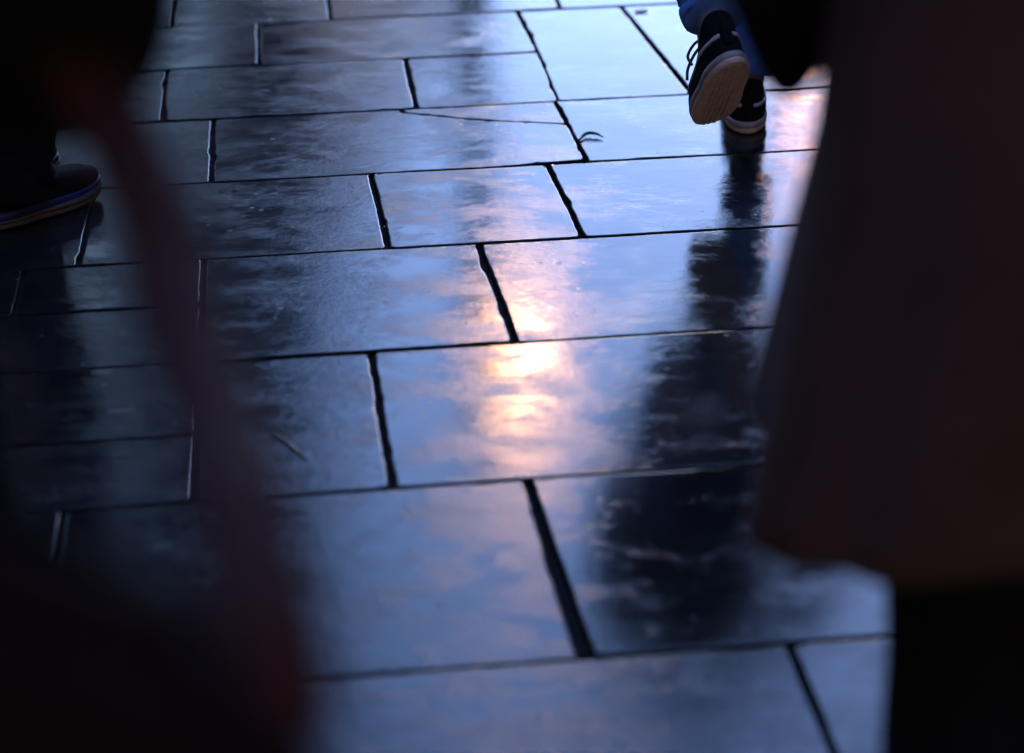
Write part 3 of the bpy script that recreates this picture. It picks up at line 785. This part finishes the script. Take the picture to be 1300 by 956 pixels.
# ------------------------------------------------------------------ buildings
def building(name, corner, deg, w, dep, h, label, wallm, floors=4, cols=4, lit=None, litm=None, roof=1.6, kind='terrace', group='buildings around the street', fill_glow=False):
    """front face runs from corner along deg; the mass lies behind it (to the left of the direction)"""
    r = empty(name, corner, label, 'building', group, R(deg))
    bm = bmesh.new(); box(bm, 0, w, 0, dep, -.16, h); obj('wall', bm, wallm, r)
    bm = bmesh.new()
    if roof > 0:
        rings(bm, [[Vector((-.15, -.25, h + .003)), Vector((w + .15, -.25, h + .003)), Vector((w + .15, dep + .2, h + .003)), Vector((-.15, dep + .2, h + .003))], [Vector((-.15, -.25, h + .18)), Vector((w + .15, -.25, h + .18)), Vector((w + .15, dep + .2, h + .18)), Vector((-.15, dep + .2, h + .18))],
                   [Vector((.0, dep * .45, h + roof)), Vector((w, dep * .45, h + roof)), Vector((w, dep * .5, h + roof)), Vector((0, dep * .5, h + roof))]], True)
    else:
        box(bm, -.12, w + .12, -.22, dep, h + .003, h + .35)
    rf = obj('roof', bm, M['slate'], r)
    bm = bmesh.new(); box(bm, w * .78, w * .92, dep * .4, dep * .55, h + max(roof, .3) * .7, h + max(roof, .3) + 1.1)
    for i in range(3): bmesh.ops.create_cone(bm, cap_ends=True, segments=10, radius1=.1, radius2=.08, depth=.4, matrix=Matrix.Translation((w * (.80 + .05 * i), dep * .475, h + max(roof, .3) + 1.3)))
    obj('chimney', bm, M['brick'], rf)
    bm = bmesh.new(); box(bm, -.05, w + .05, -.09, -.003, h - .5, h - .25); obj('cornice', bm, M['stone_trim'], r)
    bm = bmesh.new(); box(bm, -.04, w + .04, -.07, -.003, 3.6, 3.85); obj('fascia', bm, M['stone_trim'], r)
    fh = (h - 4.2) / max(1, floors - 1)
    for f in range(1, floors):
        for c in range(cols):
            x = w * (c + .5) / cols; z0 = 4.3 + fh * (f - 1); z1 = z0 + fh * .62; hw = min(.55, w / cols * .3)
            bm = bmesh.new()
            box(bm, x - hw - .1, x - hw, -.05, -.002, z0, z1); box(bm, x + hw, x + hw + .1, -.05, -.002, z0, z1)
            box(bm, x - hw - .1, x + hw + .1, -.06, -.002, z1, z1 + .12); box(bm, x - hw - .15, x + hw + .15, -.12, -.002, z0 - .1, z0)
            box(bm, x - hw, x + hw, -.035, -.012, (z0 + z1) / 2 - .03, (z0 + z1) / 2 + .03)
            fr = obj('window', bm, M['frame'], r)
            bm = bmesh.new(); box(bm, x - hw, x + hw, -.010, -.002, z0, z1)
            obj('pane', bm, (litm or M['cool_lit']) if lit and (f, c) in lit else M['glass'], fr)
    bm = bmesh.new(); box(bm, w * .08, w * .92, -.02, -.003, .7, 3.1); obj('shop_window_or_fill', bm, M['warm_fill'] if fill_glow else M['glass'], r)  # glowing panes are added fill light, the rest plain glass
    bm = bmesh.new(); box(bm, w * .42, w * .55, -.045, -.022, 0, 2.4, .004); obj('door', bm, M['iron'], r)
    return r
# ahead on the left (mirrored in the left third of the paving)
building('stucco_house', Vector((-10.6, 30., 0)), 0, 6.9, 9, 29, 'tall pale stucco house mirrored as a grey-blue panel at the left of the paving', M['stucco'], 6, 5, {(1, 3), (2, 3), (1, 1), (1, 4)}, M['cool_lit'], 0)
building('brick_house', Vector((-3.95, 32.5, 0)), 12, 1.15, 8, 15.6, 'narrow sooty brick house beside the pale stucco house', M['brick'], 6, 1, None, None, 0)
p0 = Vector((-3.15, 38., 0)); p1 = Vector((-.75, 60., 0)); dv = (p1 - p0); dg_ = math.degrees(math.atan2(dv.y, dv.x)); LT = dv.length
for k in range(3):
    building('terrace_house', p0 + dv * (k / 3.), dg_, LT / 3 - .02, 9, 13.3, ['nearest dark brick terrace house of the receding row, next to the narrow brick house', 'middle dark brick terrace house of the receding row', 'farthest dark brick terrace house, at the end of the receding row'][k], M['brick'], 4, 3, None, None, 0)
# sides of the street and behind the camera
def facing(u0, v0, u1, v1): return math.degrees(math.atan2((W(u1, v1) - W(u0, v0)).y, (W(u1, v1) - W(u0, v0)).x))
building('sky_block_house', W(10.5, 33), facing(10.5, 33, 10.5, 13), 20, 9, 19, 'unseen brick house added on the right to block bright sky beyond the long-coated person', M['brick'], 5, 6)  # unseen mass, added to shut out the bright low sky on the right
for k, (v0, v1, h) in enumerate(((-14, -2, 16), (-2, 9, 18), (9, 22, 15))):
    building('street_house', W(-6.9, v0), facing(-6.9, v0, -6.9, v1), v1 - v0 - .03, 8, h, ['brick street house on the left, behind the viewer', 'brick street house on the left, level with the near people', 'brick street house on the left, beyond the person in trainers'][k], M['brick'], 4, 4, fill_glow=k == 0)
for k, (v0, v1, h) in enumerate(((-14, -1, 17), (-1, 11, 16))):
    building('street_house', W(6.9, v1), facing(6.9, v1, 6.9, v0), v1 - v0 - .03, 8, h, ['brick street house on the right, behind the viewer', 'brick street house on the right, level with the long-coated person'][k], M['brick'], 4, 4, fill_glow=k == 0)
building('street_house', W(14, -14.5), facing(14, -14.5, -14, -14.5), 28, 8, 19, 'wide brick building closing the street behind the viewer', M['brick'], 5, 8, fill_glow=True)

# ------------------------------------------------------------------ light
SUN_EL, SUN_AZ = R(12.0), R(31)
w = bpy.data.worlds.new('World'); scene.world = w; w.use_nodes = True
nt = w.node_tree; bgd = nt.nodes['Background']
sky = nt.nodes.new('ShaderNodeTexSky'); sky.sky_type = 'NISHITA'; sky.sun_disc = False
sky.sun_elevation = SUN_EL; sky.sun_rotation = SUN_AZ; sky.altitude = 0; sky.air_density = 1.; sky.dust_density = .4; sky.ozone_density = 4.
mx = nt.nodes.new('ShaderNodeMix'); mx.data_type = 'RGBA'; mx.blend_type = 'MULTIPLY'; mx.inputs[0].default_value = 1
nt.links.new(sky.outputs[0], mx.inputs[6]); mx.inputs[7].default_value = (1.07, .94, 1.10, 1)
nt.links.new(mx.outputs[2], bgd.inputs[0]); bgd.inputs[1].default_value = .15
ld = bpy.data.lights.new('sun', 'SUN'); ld.energy = .02; ld.angle = R(20); ld.color = (1, .9, .8)
lo = bpy.data.objects.new('sun', ld); COL.objects.link(lo)
lo.rotation_euler = (math.pi / 2 - SUN_EL, 0, math.pi - SUN_AZ)   # shines from az 30 deg right of +Y

# ------------------------------------------------------------------ camera
cd = bpy.data.cameras.new('camera'); cam = bpy.data.objects.new('camera', cd); COL.objects.link(cam)
pit, rol = R(23.4643584), R(-1.18772435)
F = Vector((0, math.cos(pit), -math.sin(pit))); U0 = Vector((0, math.sin(pit), math.cos(pit))); X0 = Vector((1, 0, 0))
Xc = X0 * math.cos(rol) + U0 * math.sin(rol); Uc = -X0 * math.sin(rol) + U0 * math.cos(rol)
cam.matrix_world = basis(Vector((0, 0, 1.6)), Xc, Uc, -F)
cd.sensor_width = 36; cd.lens = 2970 / 1300 * 36; cd.shift_y = -(478 - 433) / 1300
cd.clip_end = 2000; cd.clip_start = .05
cd.dof.use_dof = True; cd.dof.focus_distance = 4.62; cd.dof.aperture_fstop = 2.0
scene.camera = cam

scene.render.engine = 'CYCLES'
scene.cycles.use_denoising = True
scene.cycles.sample_clamp_indirect = 6
scene.cycles.max_bounces = 6
scene.cycles.caustics_reflective = True
vs = scene.view_settings
scene.display_settings.display_device = 'sRGB'
vs.view_transform = 'Standard'; vs.look = 'None'; vs.gamma = 1; vs.use_curve_mapping = False
vs.exposure = 2.95
